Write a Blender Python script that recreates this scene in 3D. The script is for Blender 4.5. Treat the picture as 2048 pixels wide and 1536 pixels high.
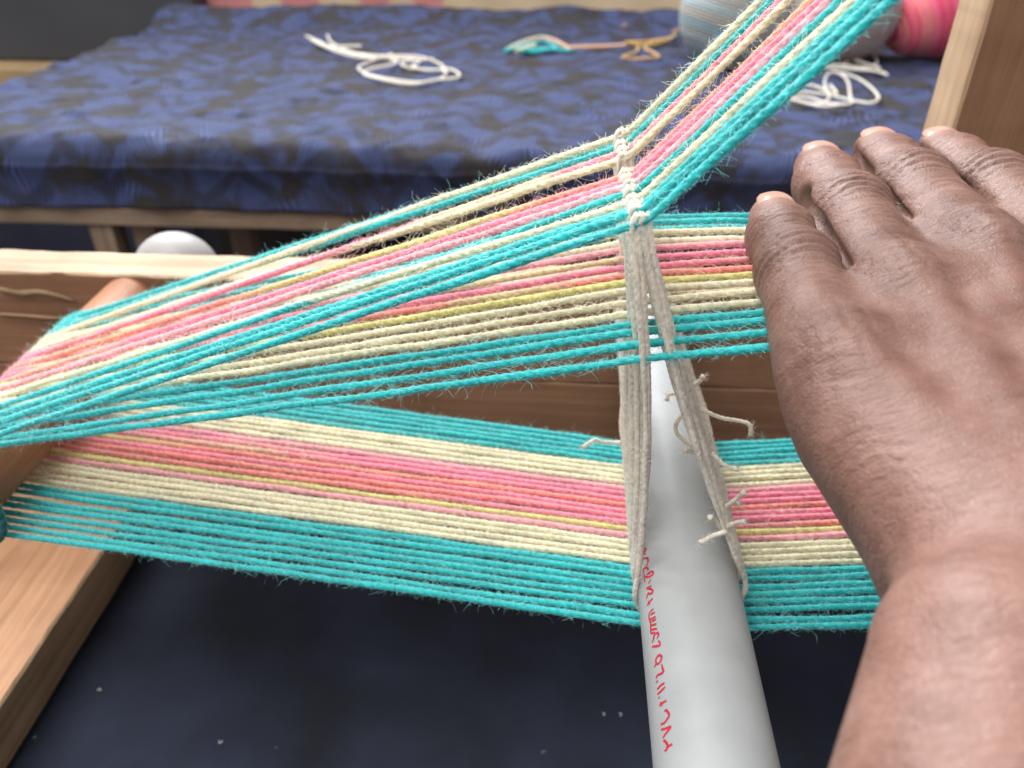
import bpy, bmesh, math, random
import numpy as np
from mathutils import Vector, Matrix

# ------------------------------------------------------------------ base setup
for o in list(bpy.data.objects): bpy.data.objects.remove(o, do_unlink=True)
scn = bpy.context.scene
col = scn.collection
rng = np.random.default_rng(7)
random.seed(7)
S = 0.0012            # one model unit = 1.2 mm ; camera stands at model (0,0,0)
ZB = 235.0            # the loom rests on cloth at model z = -235
ZF = 620.0            # floor at model z = -620

def W(p):
    p = np.asarray(p, float).reshape(-1, 3)
    q = p * S
    q[:, 2] += ZF * S
    return q

# camera -------------------------------------------------------------------
FPX, PITCH, YAW = 1620.0, math.radians(33.6), math.radians(3.6)
cam = bpy.data.cameras.new('camera'); camo = bpy.data.objects.new('camera', cam); col.objects.link(camo)
cam.sensor_width = 36.0; cam.lens = 36.0 * FPX / 2048.0
cam.clip_start = 0.005; cam.clip_end = 50
camo.location = W((0, 0, 0))[0]
camo.rotation_euler = (math.pi / 2 - PITCH, 0, YAW)
cam.dof.use_dof = True
cam.dof.focus_distance = 150 * S
cam.dof.aperture_fstop = 17.0
scn.camera = camo
scn.render.resolution_x, scn.render.resolution_y = 1024, 768

# world: dim indoor ambience --------------------------------------------------
w = bpy.data.worlds.new('World'); scn.world = w; w.use_nodes = True
bg = w.node_tree.nodes['Background']
bg.inputs[0].default_value = (0.96, 0.96, 1.0, 1); bg.inputs[1].default_value = 0.62

def area(name, loc, target, sx, sy, power, colr):
    l = bpy.data.lights.new(name, 'AREA'); l.shape = 'RECTANGLE'
    l.size, l.size_y = sx, sy; l.energy = power; l.color = colr
    o = bpy.data.objects.new(name, l); col.objects.link(o)
    o.location = loc
    o.rotation_euler = (Vector(target) - Vector(loc)).to_track_quat('-Z', 'Y').to_euler()
    return o
T0 = W((0, 150, -90))[0]
area('window_light', (-0.75, 1.75, 2.2), T0, 1.5, 1.2, 125, (0.93, 0.97, 1.0))
area('fill_light', (-0.6, -0.35, 2.4), T0, 1.4, 1.4, 46, (1.0, 0.98, 0.95))  # added soft fill from above the front, not a fixture of the room
scn.view_settings.view_transform = 'Standard'
scn.view_settings.look = 'None'
scn.view_settings.exposure = 0.0
scn.view_settings.gamma = 1.0

# picture measure -> point on a known plane of the place
Rv = np.array([math.cos(YAW), math.sin(YAW), 0]); Fh = np.array([-math.sin(YAW), math.cos(YAW), 0])
Fw = Fh * math.cos(PITCH) + np.array([0, 0, -math.sin(PITCH)])
Uv = Fh * math.sin(PITCH) + np.array([0, 0, math.cos(PITCH)])
def ray(px, py): return (px - 1024) / FPX * Rv - (py - 768) / FPX * Uv + Fw
def at(px, py, x=None, y=None, z=None):
    r = ray(px, py)
    return r * (x / r[0] if x is not None else y / r[1] if y is not None else z / r[2])

# ------------------------------------------------------------------ helpers
def vnoise(x, y, seed=0):
    x = np.asarray(x, float); y = np.asarray(y, float)
    xi = np.floor(x).astype(np.int64); yi = np.floor(y).astype(np.int64)
    fx = x - xi; fy = y - yi
    fx = fx * fx * fx * (fx * (fx * 6 - 15) + 10); fy = fy * fy * fy * (fy * (fy * 6 - 15) + 10)
    def h(a, b):
        n = (a * 374761393 + b * 668265263 + seed * 974634777) & 0x7fffffff
        n = ((n ^ (n >> 13)) * 1274126177) & 0x7fffffff
        return ((n ^ (n >> 16)) & 0xffff) / 65535.0
    return (h(xi, yi) * (1 - fx) + h(xi + 1, yi) * fx) * (1 - fy) + (h(xi, yi + 1) * (1 - fx) + h(xi + 1, yi + 1) * fx) * fy
def fbm(x, y, seed=0, o=3):
    t = 0; a = 1; s = 0
    for k in range(o):
        t = t + a * vnoise(x * 2 ** k, y * 2 ** k, seed + k); s += a; a *= .5
    return t / s

def raw_mesh(name, verts, faces, smooth=True):
    """faces: (n,k) int array or list; verts in model units"""
    me = bpy.data.meshes.new(name)
    v = W(verts)
    if isinstance(faces, np.ndarray):
        n, k = faces.shape
        me.vertices.add(len(v)); me.vertices.foreach_set('co', v.astype(np.float32).ravel())
        me.loops.add(n * k); me.loops.foreach_set('vertex_index', faces.astype(np.int32).ravel())
        me.polygons.add(n)
        me.polygons.foreach_set('loop_start', np.arange(0, n * k, k, dtype=np.int32))
        me.polygons.foreach_set('loop_total', np.full(n, k, np.int32))
        me.update(calc_edges=True)
    else:
        me.from_pydata([tuple(q) for q in v], [], faces); me.update()
    if smooth: me.shade_smooth()
    return me

def link(name, me, mat=None, parent=None):
    o = bpy.data.objects.new(name, me); col.objects.link(o)
    if mat and me is not None: me.materials.append(mat)
    if parent is not None: o.parent = parent
    return o
def tag(o, label=None, cat=None, group=None, kind=None):
    if label: o['label'] = label
    if cat: o['category'] = cat
    if group: o['group'] = group
    if kind: o['kind'] = kind
    return o
def empty(name, p=None):
    o = bpy.data.objects.new(name, None); col.objects.link(o); o.empty_display_size = 0.02
    return o

def set_color(me, cols):
    a = me.color_attributes.new('Col', 'FLOAT_COLOR', 'POINT')
    c = np.ones((len(me.vertices), 4), np.float32); c[:, :3] = cols
    a.data.foreach_set('color', c.ravel())
def set_float(me, name, vals):
    a = me.attributes.new(name, 'FLOAT', 'POINT'); a.data.foreach_set('value', np.asarray(vals, np.float32))

def resample(P, step):
    P = np.asarray(P, float)
    d = np.r_[0, np.cumsum(np.linalg.norm(np.diff(P, axis=0), axis=1))]
    n = max(2, int(d[-1] / step)); s = np.linspace(0, d[-1], n)
    return np.stack([np.interp(s, d, P[:, k]) for k in range(3)], 1), s
def smooth_path(P, it):
    P = P.copy()
    for _ in range(it): P[1:-1] = .25 * P[:-2] + .5 * P[1:-1] + .25 * P[2:]
    return P
def catmull(P, n=8):
    P = np.asarray(P, float); out = []
    Q = np.vstack([2 * P[0] - P[1], P, 2 * P[-1] - P[-2]])
    for i in range(1, len(Q) - 2):
        for t in np.linspace(0, 1, n, endpoint=False):
            a, b, c, d = Q[i - 1], Q[i], Q[i + 1], Q[i + 2]
            out.append(.5 * (2 * b + (c - a) * t + (2 * a - 5 * b + 4 * c - d) * t * t + (3 * b - a - 3 * c + d) * t ** 3))
    out.append(P[-1]); return np.array(out)
def frames(P):
    T = np.gradient(P, axis=0); T /= np.linalg.norm(T, axis=1)[:, None] + 1e-9
    N = np.empty_like(T)
    a = np.array([0, 1., 0]) if abs(T[0, 1]) < .9 else np.array([0, 0, 1.])
    n = np.cross(T[0], a); n /= np.linalg.norm(n)
    for i in range(len(P)):
        n = n - T[i] * (n @ T[i]); n /= np.linalg.norm(n) + 1e-9; N[i] = n
    return T, N, np.cross(T, N)
def tube(P, R, sides=8, lobes=0, depth=.25, pitch=7., phase=0., s=None, closed=False, cap=True):
    """swept tube with twisted plies; returns verts, faces"""
    T, N, B = frames(P); n = len(P)
    if s is None: s = np.r_[0, np.cumsum(np.linalg.norm(np.diff(P, axis=0), axis=1))]
    R = np.broadcast_to(R, (n,))
    th = np.arange(sides) * 2 * math.pi / sides
    if lobes:
        ph = s / pitch * 2 * math.pi + phase
        A = th[None, :] + ph[:, None]
        rr = R[:, None] * (1 - depth + depth * 1.35 * np.abs(np.cos(lobes / 2 * th))[None, :])
    else:
        A = np.broadcast_to(th[None, :], (n, sides)); rr = np.broadcast_to(R[:, None], (n, sides))
    V = P[:, None, :] + rr[:, :, None] * (np.cos(A)[:, :, None] * N[:, None, :] + np.sin(A)[:, :, None] * B[:, None, :])
    V = V.reshape(-1, 3)
    i = np.arange(n - 1)[:, None] * sides; j = np.arange(sides)[None, :]; k = (j + 1) % sides
    F = np.stack([i + j, i + k, i + sides + k, i + sides + j], -1).reshape(-1, 4)
    if cap and not closed:
        V = np.vstack([V, P[0], P[-1]]); a, b = len(V) - 2, len(V) - 1
        j = np.arange(sides); k = (j + 1) % sides; e = (n - 1) * sides
        caps = [np.stack([k, j, np.full(sides, a)], 1), np.stack([e + j, e + k, np.full(sides, b)], 1)]
        return V, F, caps
    return V, F, None
def tube_obj(name, P, R, mat, parent=None, **kw):
    V, F, caps = tube(P, R, **kw)
    if caps is None: me = raw_mesh(name, V, F)
    else: me = raw_mesh(name, V, [tuple(f) for f in F.tolist()] + [tuple(f) for c in caps for f in c.tolist()])
    return link(name, me, mat, parent)
def multi_tube(paths, R, sides=6, **kw):
    VV = []; FF = []; o = 0
    for P in paths:
        V, F, c = tube(P, R, sides=sides, cap=False, **kw); VV.append(V); FF.append(F + o); o += len(V)
    return np.vstack(VV), np.vstack(FF)

def hairs(P, R, count, lmin, lmax, seed, width=.035, flare=.9, seg=3):
    """stray fibres standing off a yarn: thin three-sided curved tubes"""
    r = np.random.default_rng(seed)
    T, N, B = frames(P); n = len(P)
    i = r.integers(1, n - 1, count); a = r.uniform(0, 2 * math.pi, count)
    out = np.cos(a)[:, None] * N[i] + np.sin(a)[:, None] * B[i]
    sgn = np.where(r.random(count) < .5, -1, 1)[:, None]
    L = lmin + (lmax - lmin) * r.random(count) ** 2.2
    d0 = out * r.uniform(.25, flare, count)[:, None] + T[i] * sgn
    d0 /= np.linalg.norm(d0, axis=1)[:, None]
    curl = r.normal(0, 1, (count, 3)) * 1.1
    pts = []
    p = P[i] + out * R * .8; d = d0
    for k in range(seg + 1):
        pts.append(p)
        p = p + d * (L / seg)[:, None]
        d = d + curl * (.35) + r.normal(0, .25, (count, 3)); d /= np.linalg.norm(d, axis=1)[:, None]
    pts = np.stack(pts, 1)                       # count, seg+1, 3
    tt = np.gradient(pts, axis=1); tt /= np.linalg.norm(tt, axis=2)[:, :, None] + 1e-9
    u = np.cross(tt, np.array([.3, .5, .81])); u /= np.linalg.norm(u, axis=2)[:, :, None] + 1e-9
    v = np.cross(tt, u)
    ang = r.uniform(0, math.pi, count)[:, None, None]; u = u * np.cos(ang) + v * np.sin(ang)
    wd = width * np.linspace(1, .5, seg + 1)[None, :, None]
    V = np.stack([pts - wd * u, pts + wd * u], 2).reshape(-1, 3)
    base = (np.arange(count) * (seg + 1) * 2)[:, None]; kk = (np.arange(seg) * 2)[None, :]
    q = base + kk
    F = np.stack([q, q + 1, q + 3, q + 2], -1).reshape(-1, 4)
    return V, F, i

# ------------------------------------------------------------------ materials
def mat_new(name):
    m = bpy.data.materials.new(name); m.use_nodes = True
    nt = m.node_tree; b = nt.nodes['Principled BSDF']
    return m, nt, b
def nd(nt, t, **kw):
    n = nt.nodes.new(t)
    for k, v in kw.items():
        if k in n.inputs: n.inputs[k].default_value = v
        else: setattr(n, k, v)
    return n
def ramp(nt, src, stops):
    r = nt.nodes.new('ShaderNodeValToRGB'); e = r.color_ramp.elements
    while len(e) < len(stops): e.new(.5)
    for q, (p, c) in zip(e, stops): q.position = p; q.color = (*c, 1)
    nt.links.new(src, r.inputs[0]); return r
def bump(nt, b, src, strength, dist, prev=None):
    n = nt.nodes.new('ShaderNodeBump'); n.inputs['Strength'].default_value = strength; n.inputs['Distance'].default_value = dist
    nt.links.new(src, n.inputs['Height'])
    if prev is not None: nt.links.new(prev.outputs[0], n.inputs['Normal'])
    nt.links.new(n.outputs[0], b.inputs['Normal']); return n
def coords(nt, scale, rot=(0, 0, 0)):
    tc = nt.nodes.new('ShaderNodeTexCoord'); mp = nt.nodes.new('ShaderNodeMapping')
    mp.inputs['Scale'].default_value = scale; mp.inputs['Rotation'].default_value = rot
    nt.links.new(tc.outputs['Object'], mp.inputs[0]); return mp
def set_in(b, **kw):
    for k, v in kw.items():
        k = k.replace('_', ' ')
        if k in b.inputs: b.inputs[k].default_value = v

def yarn_mat(name, base=None, sheen=.35):
    m, nt, b = mat_new(name)
    set_in(b, Roughness=.6, Sheen_Weight=sheen * 1.6, Sheen_Roughness=.45, Specular_IOR_Level=.35)
    mp = coords(nt, (900, 900, 900)); nz = nd(nt, 'ShaderNodeTexNoise', Scale=1.0, Detail=3.0); nt.links.new(mp.outputs[0], nz.inputs[0])
    hsv = nd(nt, 'ShaderNodeHueSaturation')
    mr = nd(nt, 'ShaderNodeMapRange'); mr.inputs[1].default_value = .3; mr.inputs[2].default_value = .7; mr.inputs[3].default_value = .78; mr.inputs[4].default_value = 1.2
    nt.links.new(nz.outputs[0], mr.inputs[0]); nt.links.new(mr.outputs[0], hsv.inputs['Value'])
    if base is None:
        at_ = nd(nt, 'ShaderNodeVertexColor', layer_name='Col'); nt.links.new(at_.outputs[0], hsv.inputs['Color'])
    else: hsv.inputs['Color'].default_value = (*base, 1)
    nt.links.new(hsv.outputs[0], b.inputs['Base Color'])
    bump(nt, b, nz.outputs[0], .55, .0006)
    tr = nd(nt, 'ShaderNodeBsdfTranslucent'); nt.links.new(hsv.outputs[0], tr.inputs[0])
    mx = nd(nt, 'ShaderNodeMixShader'); mx.inputs[0].default_value = .28
    nt.links.new(b.outputs[0], mx.inputs[1]); nt.links.new(tr.outputs[0], mx.inputs[2])
    nt.links.new(mx.outputs[0], nt.nodes['Material Output'].inputs[0])
    return m
def hair_mat(name):
    m, nt, b = mat_new(name)
    set_in(b, Roughness=.35, Specular_IOR_Level=.6)
    at_ = nd(nt, 'ShaderNodeVertexColor', layer_name='Col'); nt.links.new(at_.outputs[0], b.inputs['Base Color'])
    tr = nd(nt, 'ShaderNodeBsdfTranslucent'); nt.links.new(at_.outputs[0], tr.inputs[0])
    mx = nd(nt, 'ShaderNodeMixShader'); mx.inputs[0].default_value = .4
    nt.links.new(b.outputs[0], mx.inputs[1]); nt.links.new(tr.outputs[0], mx.inputs[2])
    nt.links.new(mx.outputs[0], nt.nodes['Material Output'].inputs[0])
    return m
M = {}
M['yarn'] = yarn_mat('dyed_acrylic_yarn')
M['fuzz'] = hair_mat('stray_yarn_fibre')
M['cotton'] = yarn_mat('white_cotton_string', (.95, .89, .78), .25)

def wood_mat(name, c0, c1, c2, axis, rough=.6, scale=1.0, grain=60):
    """grain runs along axis 0/1/2"""
    m, nt, b = mat_new(name)
    sc = [260 * scale] * 3; sc[axis] = 9 * scale
    mp = coords(nt, tuple(sc))
    n1 = nd(nt, 'ShaderNodeTexNoise', Scale=.5, Detail=6.0, Distortion=1.2); nt.links.new(mp.outputs[0], n1.inputs[0])
    r1 = ramp(nt, n1.outputs[0], [(.28, c0), (.5, c1), (.72, c2)])
    sc2 = [1900] * 3; sc2[axis] = 40
    mp2 = coords(nt, tuple(sc2)); n2 = nd(nt, 'ShaderNodeTexNoise', Scale=1.0, Detail=3.0); nt.links.new(mp2.outputs[0], n2.inputs[0])
    r2 = ramp(nt, n2.outputs[0], [(.3, (.72, .70, .68)), (.62, (1.05, 1.05, 1.05))])
    mx = nd(nt, 'ShaderNodeMix', data_type='RGBA', blend_type='MULTIPLY'); mx.inputs[0].default_value = .55
    nt.links.new(r1.outputs[0], mx.inputs[6]); nt.links.new(r2.outputs[0], mx.inputs[7])
    # broad blotches
    mp3 = coords(nt, (22, 22, 22)); n3 = nd(nt, 'ShaderNodeTexNoise', Scale=1.0, Detail=3.0); nt.links.new(mp3.outputs[0], n3.inputs[0])
    r3 = ramp(nt, n3.outputs[0], [(.35, (.78, .74, .72)), (.65, (1.08, 1.06, 1.04))])
    my = nd(nt, 'ShaderNodeMix', data_type='RGBA', blend_type='MULTIPLY'); my.inputs[0].default_value = .9
    nt.links.new(mx.outputs[2], my.inputs[6]); nt.links.new(r3.outputs[0], my.inputs[7])
    nt.links.new(my.outputs[2], b.inputs['Base Color'])
    set_in(b, Roughness=rough, Specular_IOR_Level=.3)
    bump(nt, b, n2.outputs[0], .35, .0004)
    return m
RAW_LIT = ((.36, .23, .135), (.45, .315, .20), (.53, .39, .265))  # raw edges, with the light falling on them put into the pale tone
STAIN_SHADED = ((.215, .115, .065), (.26, .14, .08), (.305, .17, .10))  # stained faces, with their shade put into the brown
PINK = ((.34, .18, .095), (.44, .24, .135), (.52, .31, .18))
M['lit_raw_x'] = wood_mat('lit_raw_board_edge', *RAW_LIT, 0)
M['lit_raw_z'] = wood_mat('lit_raw_post_edge', *RAW_LIT, 2)
M['face_x'] = wood_mat('shaded_stain_board_face', *STAIN_SHADED, 0)
M['face_z'] = wood_mat('shaded_stain_post_face', *STAIN_SHADED, 2)
M['foot_top'] = wood_mat('lit_foot_face', *PINK, 1)  # top face toned as lit
M['foot_side'] = wood_mat('shaded_foot_side', (.20, .13, .07), (.28, .19, .11), (.34, .24, .15), 1)  # same board, its side's shade put into a darker colour
M['peg'] = wood_mat('orange_brown_peg', (.26, .115, .055), (.34, .155, .08), (.42, .205, .115), 1, rough=.4)
M['bedwood'] = wood_mat('dull_bed_wood', (.20, .14, .10), (.27, .20, .14), (.33, .25, .18), 0)
M['bedwood_z'] = wood_mat('dull_bed_post_wood', (.20, .14, .10), (.27, .20, .14), (.33, .25, .18), 2)

def plain(name, c, rough=.5, noise=.12, nscale=40, spec=.4, bstr=0, bscale=400, bdist=.0003):
    m, nt, b = mat_new(name)
    mp = coords(nt, (nscale,) * 3); n = nd(nt, 'ShaderNodeTexNoise', Scale=1.0, Detail=4.0); nt.links.new(mp.outputs[0], n.inputs[0])
    r = ramp(nt, n.outputs[0], [(.3, tuple(q * (1 - noise) for q in c)), (.7, tuple(min(1, q * (1 + noise)) for q in c))])
    nt.links.new(r.outputs[0], b.inputs['Base Color']); set_in(b, Roughness=rough, Specular_IOR_Level=spec)
    if bstr:
        mp2 = coords(nt, (bscale,) * 3); n2 = nd(nt, 'ShaderNodeTexNoise', Scale=1.0, Detail=3.0); nt.links.new(mp2.outputs[0], n2.inputs[0])
        bump(nt, b, n2.outputs[0], bstr, bdist)
    return m
M['pvc'] = plain('grey_pvc', (.34, .35, .35), .46, .05, 110, .22, .15, 900, .0001)
M['whitecap'] = plain('white_plastic', (.34, .325, .32), .4, .04)
M['redink'] = plain('red_ink', (.45, .02, .04), .6, .25, 600)
M['cabinet'] = plain('dark_grey_panel', (.055, .055, .062), .6, .12, 9)
M['ledge'] = plain('tan_ledge', (.42, .29, .15), .6, .15, 20)
M['floor'] = plain('dark_floor', (.018, .014, .012), .7, .3, 8)
M['mattress'] = plain('dark_mattress', (.02, .022, .04), .9, .2, 20)
M['lint'] = plain('pale_lint', (.6, .58, .55), .9, .1)
M['nail'] = plain('fingernail', (.45, .255, .20), .22, .15, 300, .5)

# plain dark cloth under the loom
m, nt, b = mat_new('dark_navy_cloth'); M['cloth'] = m
mp = coords(nt, (16, 16, 16)); n = nd(nt, 'ShaderNodeTexNoise', Scale=1.0, Detail=5.0); nt.links.new(mp.outputs[0], n.inputs[0])
r = ramp(nt, n.outputs[0], [(.35, (.006, .008, .014)), (.7, (.020, .026, .050))])
mpw = coords(nt, (2600, 2600, 2600)); nw = nd(nt, 'ShaderNodeTexNoise', Scale=1.0, Detail=2.0); nt.links.new(mpw.outputs[0], nw.inputs[0])
nt.links.new(r.outputs[0], b.inputs['Base Color']); set_in(b, Roughness=.9, Sheen_Weight=.06, Sheen_Roughness=.6, Specular_IOR_Level=.15)
bump(nt, b, nw.outputs[0], .8, .0008)

# bedspread: blue and brown-black woven chevrons with fine ribs
m, nt, b = mat_new('blue_black_woven_spread'); M['spread'] = m
uvn = nd(nt, 'ShaderNodeUVMap', uv_map='weave')
mpz = nd(nt, 'ShaderNodeMapping'); mpz.inputs['Scale'].default_value = (1, 1, 1); nt.links.new(uvn.outputs[0], mpz.inputs[0])
nzd = nd(nt, 'ShaderNodeTexNoise', Scale=10.0, Detail=2.0); nt.links.new(mpz.outputs[0], nzd.inputs[0])
va = nd(nt, 'ShaderNodeVectorMath', operation='SCALE'); va.inputs['Scale'].default_value = .06; nt.links.new(nzd.outputs['Color'], va.inputs[0])
vb = nd(nt, 'ShaderNodeVectorMath', operation='ADD'); nt.links.new(mpz.outputs[0], vb.inputs[0]); nt.links.new(va.outputs[0], vb.inputs[1])
sp = nd(nt, 'ShaderNodeSeparateXYZ'); nt.links.new(vb.outputs[0], sp.inputs[0])
pp = nd(nt, 'ShaderNodeMath', operation='PINGPONG'); pp.inputs[1].default_value = .038; nt.links.new(sp.outputs[0], pp.inputs[0])
ad = nd(nt, 'ShaderNodeMath', operation='ADD'); nt.links.new(pp.outputs[0], ad.inputs[0]); nt.links.new(sp.outputs[1], ad.inputs[1])
md = nd(nt, 'ShaderNodeMath', operation='PINGPONG'); md.inputs[1].default_value = .026; nt.links.new(ad.outputs[0], md.inputs[0])
rb = ramp(nt, md.outputs[0], [(0, (0, 0, 0)), (1, (1, 1, 1))])
mrr = nd(nt, 'ShaderNodeMapRange'); mrr.inputs[1].default_value = .016; mrr.inputs[2].default_value = .021; nt.links.new(md.outputs[0], mrr.inputs[0])
nzp = nd(nt, 'ShaderNodeTexNoise', Scale=27.0, Detail=4.0, Distortion=.6); nt.links.new(mpz.outputs[0], nzp.inputs[0])
mrp = nd(nt, 'ShaderNodeMapRange'); mrp.inputs[1].default_value = .465; mrp.inputs[2].default_value = .585; nt.links.new(nzp.outputs[0], mrp.inputs[0])
mh5 = nd(nt, 'ShaderNodeMath', operation='MULTIPLY'); mh5.inputs[1].default_value = .65; nt.links.new(mrr.outputs[0], mh5.inputs[0])
mxm = nd(nt, 'ShaderNodeMath', operation='MAXIMUM'); nt.links.new(mh5.outputs[0], mxm.inputs[0]); nt.links.new(mrp.outputs[0], mxm.inputs[1])
# fine ribs
wv = nd(nt, 'ShaderNodeTexWave', Scale=95.0, Distortion=1.0, Detail=1.0); wv.bands_direction = 'X'; nt.links.new(vb.outputs[0], wv.inputs[0])
bl = ramp(nt, wv.outputs[0], [(.15, (.017, .024, .066)), (.85, (.060, .080, .185))])
bk = ramp(nt, nzp.outputs[0], [(.3, (.010, .009, .012)), (.7, (.032, .028, .030))])
mxc = nd(nt, 'ShaderNodeMix', data_type='RGBA'); nt.links.new(mxm.outputs[0], mxc.inputs[0]); nt.links.new(bl.outputs[0], mxc.inputs[6]); nt.links.new(bk.outputs[0], mxc.inputs[7])
nt.links.new(mxc.outputs[2], b.inputs['Base Color'])
set_in(b, Roughness=.7, Sheen_Weight=.05, Sheen_Roughness=.4, Specular_IOR_Level=.22)
bump(nt, b, wv.outputs[0], .5, .0012)

# printed cream cloth
m, nt, b = mat_new('cream_pink_print'); M['print'] = m
mp = coords(nt, (9, 9, 5)); v = nd(nt, 'ShaderNodeTexVoronoi', Scale=1.0); nt.links.new(mp.outputs[0], v.inputs[0])
r = ramp(nt, v.outputs['Distance'], [(.0, (.60, .22, .22)), (.36, (.64, .27, .25)), (.42, (.68, .52, .34)), (1, (.74, .60, .42))])
nt.links.new(r.outputs[0], b.inputs['Base Color']); set_in(b, Roughness=.85)

# skin
m, nt, b = mat_new('brown_skin'); M['skin'] = m
mp = coords(nt, (120,) * 3); n = nd(nt, 'ShaderNodeTexNoise', Scale=1.0, Detail=5.0); nt.links.new(mp.outputs[0], n.inputs[0])
r = ramp(nt, n.outputs[0], [(.3, (.150, .070, .050)), (.5, (.200, .102, .077)), (.72, (.250, .136, .107))])
vc = nd(nt, 'ShaderNodeVertexColor', layer_name='Col')
mx = nd(nt, 'ShaderNodeMix', data_type='RGBA', blend_type='MULTIPLY'); mx.inputs[0].default_value = 1.0
nt.links.new(r.outputs[0], mx.inputs[6]); nt.links.new(vc.outputs[0], mx.inputs[7]); nt.links.new(mx.outputs[2], b.inputs['Base Color'])
set_in(b, Roughness=.49, Specular_IOR_Level=.42, Subsurface_Weight=.0, Subsurface_Scale=.001)
b.inputs['Subsurface Radius'].default_value = (1, .35, .2)
mpl = coords(nt, (300, 1300, 700), (0, 0, math.radians(-32))); nl = nd(nt, 'ShaderNodeTexNoise', Scale=.75, Detail=4.0, Distortion=.6); nt.links.new(mpl.outputs[0], nl.inputs[0])
mpv = coords(nt, (1150,) * 3); vo = nd(nt, 'ShaderNodeTexVoronoi', Scale=1.0, feature='DISTANCE_TO_EDGE'); nt.links.new(mpv.outputs[0], vo.inputs[0])
vr = ramp(nt, vo.outputs[0], [(0, (0, 0, 0)), (.25, (1, 1, 1))])
b1 = bump(nt, b, nl.outputs[0], .5, .0009)
b2 = bump(nt, b, vr.outputs[0], .22, .0003, b1)

# ------------------------------------------------------------------ setting
def box_mesh(name, x0, x1, y0, y1, z0, z1, bev=.8, seg=2):
    bm = bmesh.new(); bmesh.ops.create_cube(bm, size=1.0)
    for v in bm.verts:
        v.co = Vector(((x0 + x1) / 2 + v.co.x * (x1 - x0), (y0 + y1) / 2 + v.co.y * (y1 - y0), (z0 + z1) / 2 + v.co.z * (z1 - z0)))
    if bev: bmesh.ops.bevel(bm, geom=bm.edges[:], offset=bev, segments=seg, affect='EDGES', profile=.5)
    for v in bm.verts: v.co = Vector(W(tuple(v.co))[0])
    me = bpy.data.meshes.new(name); bm.to_mesh(me); bm.free(); return me
def two_tone(me, face_mat, edge_mat, axis):
    me.materials.append(face_mat); me.materials.append(edge_mat)
    for p in me.polygons: p.material_index = 0 if abs(p.normal[axis]) > .9 else 1
def rough_box(name, x0, x1, y0, y1, z0, z1, n, amp, seed, axis=0):
    """board with slightly wavy sawn edges: a box cut across its length into n slices"""
    bm_v = []; L0, L1 = (x0, x1) if axis == 0 else (y0, y1) if axis == 1 else (z0, z1)
    t = np.linspace(L0, L1, n)
    def c(k): return (vnoise(t / 9, np.full(n, 3.1 * k), seed) - .5) * amp * 2 + (vnoise(t / 2.2, np.full(n, 1.7 * k), seed + 9) - .5) * amp * .8
    e = .7
    if axis == 0: a0, a1, b0, b1 = y0, y1, z0, z1
    elif axis == 1: a0, a1, b0, b1 = x0, x1, z0, z1
    else: a0, a1, b0, b1 = x0, x1, y0, y1
    ring = [(a0 + e, b0), (a1 - e, b0), (a1, b0 + e), (a1, b1 - e), (a1 - e, b1), (a0 + e, b1), (a0, b1 - e), (a0, b0 + e)]
    V = np.zeros((n, 8, 3))
    for q, (a, bb) in enumerate(ring):
        A = a + c(q // 2) ; Bv = bb + c(q // 2 + 5)
        if axis == 0: V[:, q] = np.stack([t, A, Bv], 1)
        elif axis == 1: V[:, q] = np.stack([A, t, Bv], 1)
        else: V[:, q] = np.stack([A, Bv, t], 1)
    i = np.arange(n - 1)[:, None] * 8; j = np.arange(8)[None]; k = (j + 1) % 8
    F = np.stack([i + j, i + k, i + 8 + k, i + 8 + j], -1).reshape(-1, 4).tolist()
    F.append(list(range(8))[::-1]); F.append([(n - 1) * 8 + q for q in range(8)])
    me = raw_mesh(name, V.reshape(-1, 3), F, smooth=False)
    bm = bmesh.new(); bm.from_mesh(me); bmesh.ops.recalc_face_normals(bm, faces=bm.faces[:]); bm.to_mesh(me); bm.free()
    return me

fl = link('floor', raw_mesh('floor', [(-3000, -1500, -ZF), (3000, -1500, -ZF), (3000, 2600, -ZF), (-3000, 2600, -ZF)], [(0, 1, 2, 3)], False), M['floor']); fl['kind'] = 'structure'

# cloth covered bench the loom stands on (soft folds, hangs down at its far side)
nx, ny = 150, 150
gx = np.linspace(-420, 420, nx); s_ = np.linspace(-260, 720, ny)
yy = np.where(s_ < 330, s_, 330 + np.clip((s_ - 330), 0, 25) * .6)
zz = np.where(s_ < 330, -ZB, -ZB - np.clip(s_ - 338, 0, None))
X, Yg = np.meshgrid(gx, yy); _, Zg = np.meshgrid(gx, zz)
U_, V_ = np.meshgrid(gx, s_)
fold = 9.0 * (fbm(U_ / 60 + V_ / 130, V_ / 190, 3) - .62)
Zg = Zg + fold - 2.2 - .0
idx = np.arange(nx * ny).reshape(ny, nx)
Fq = np.stack([idx[:-1, :-1], idx[:-1, 1:], idx[1:, 1:], idx[1:, :-1]], -1).reshape(-1, 4)
clo = link('dark_cloth', raw_mesh('dark_cloth', np.stack([X, Yg, Zg], -1).reshape(-1, 3), Fq), M['cloth'])
tag(clo, 'plain dark navy cloth spread flat underneath the wooden loom', 'cloth')
bn = link('bench_top', box_mesh('bench_top', -415, 415, -255, 326, -ZF, -ZB - 16, 2), M['mattress'])
bn['kind'] = 'structure'
VV, FF = [], []; o_ = 0
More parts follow.
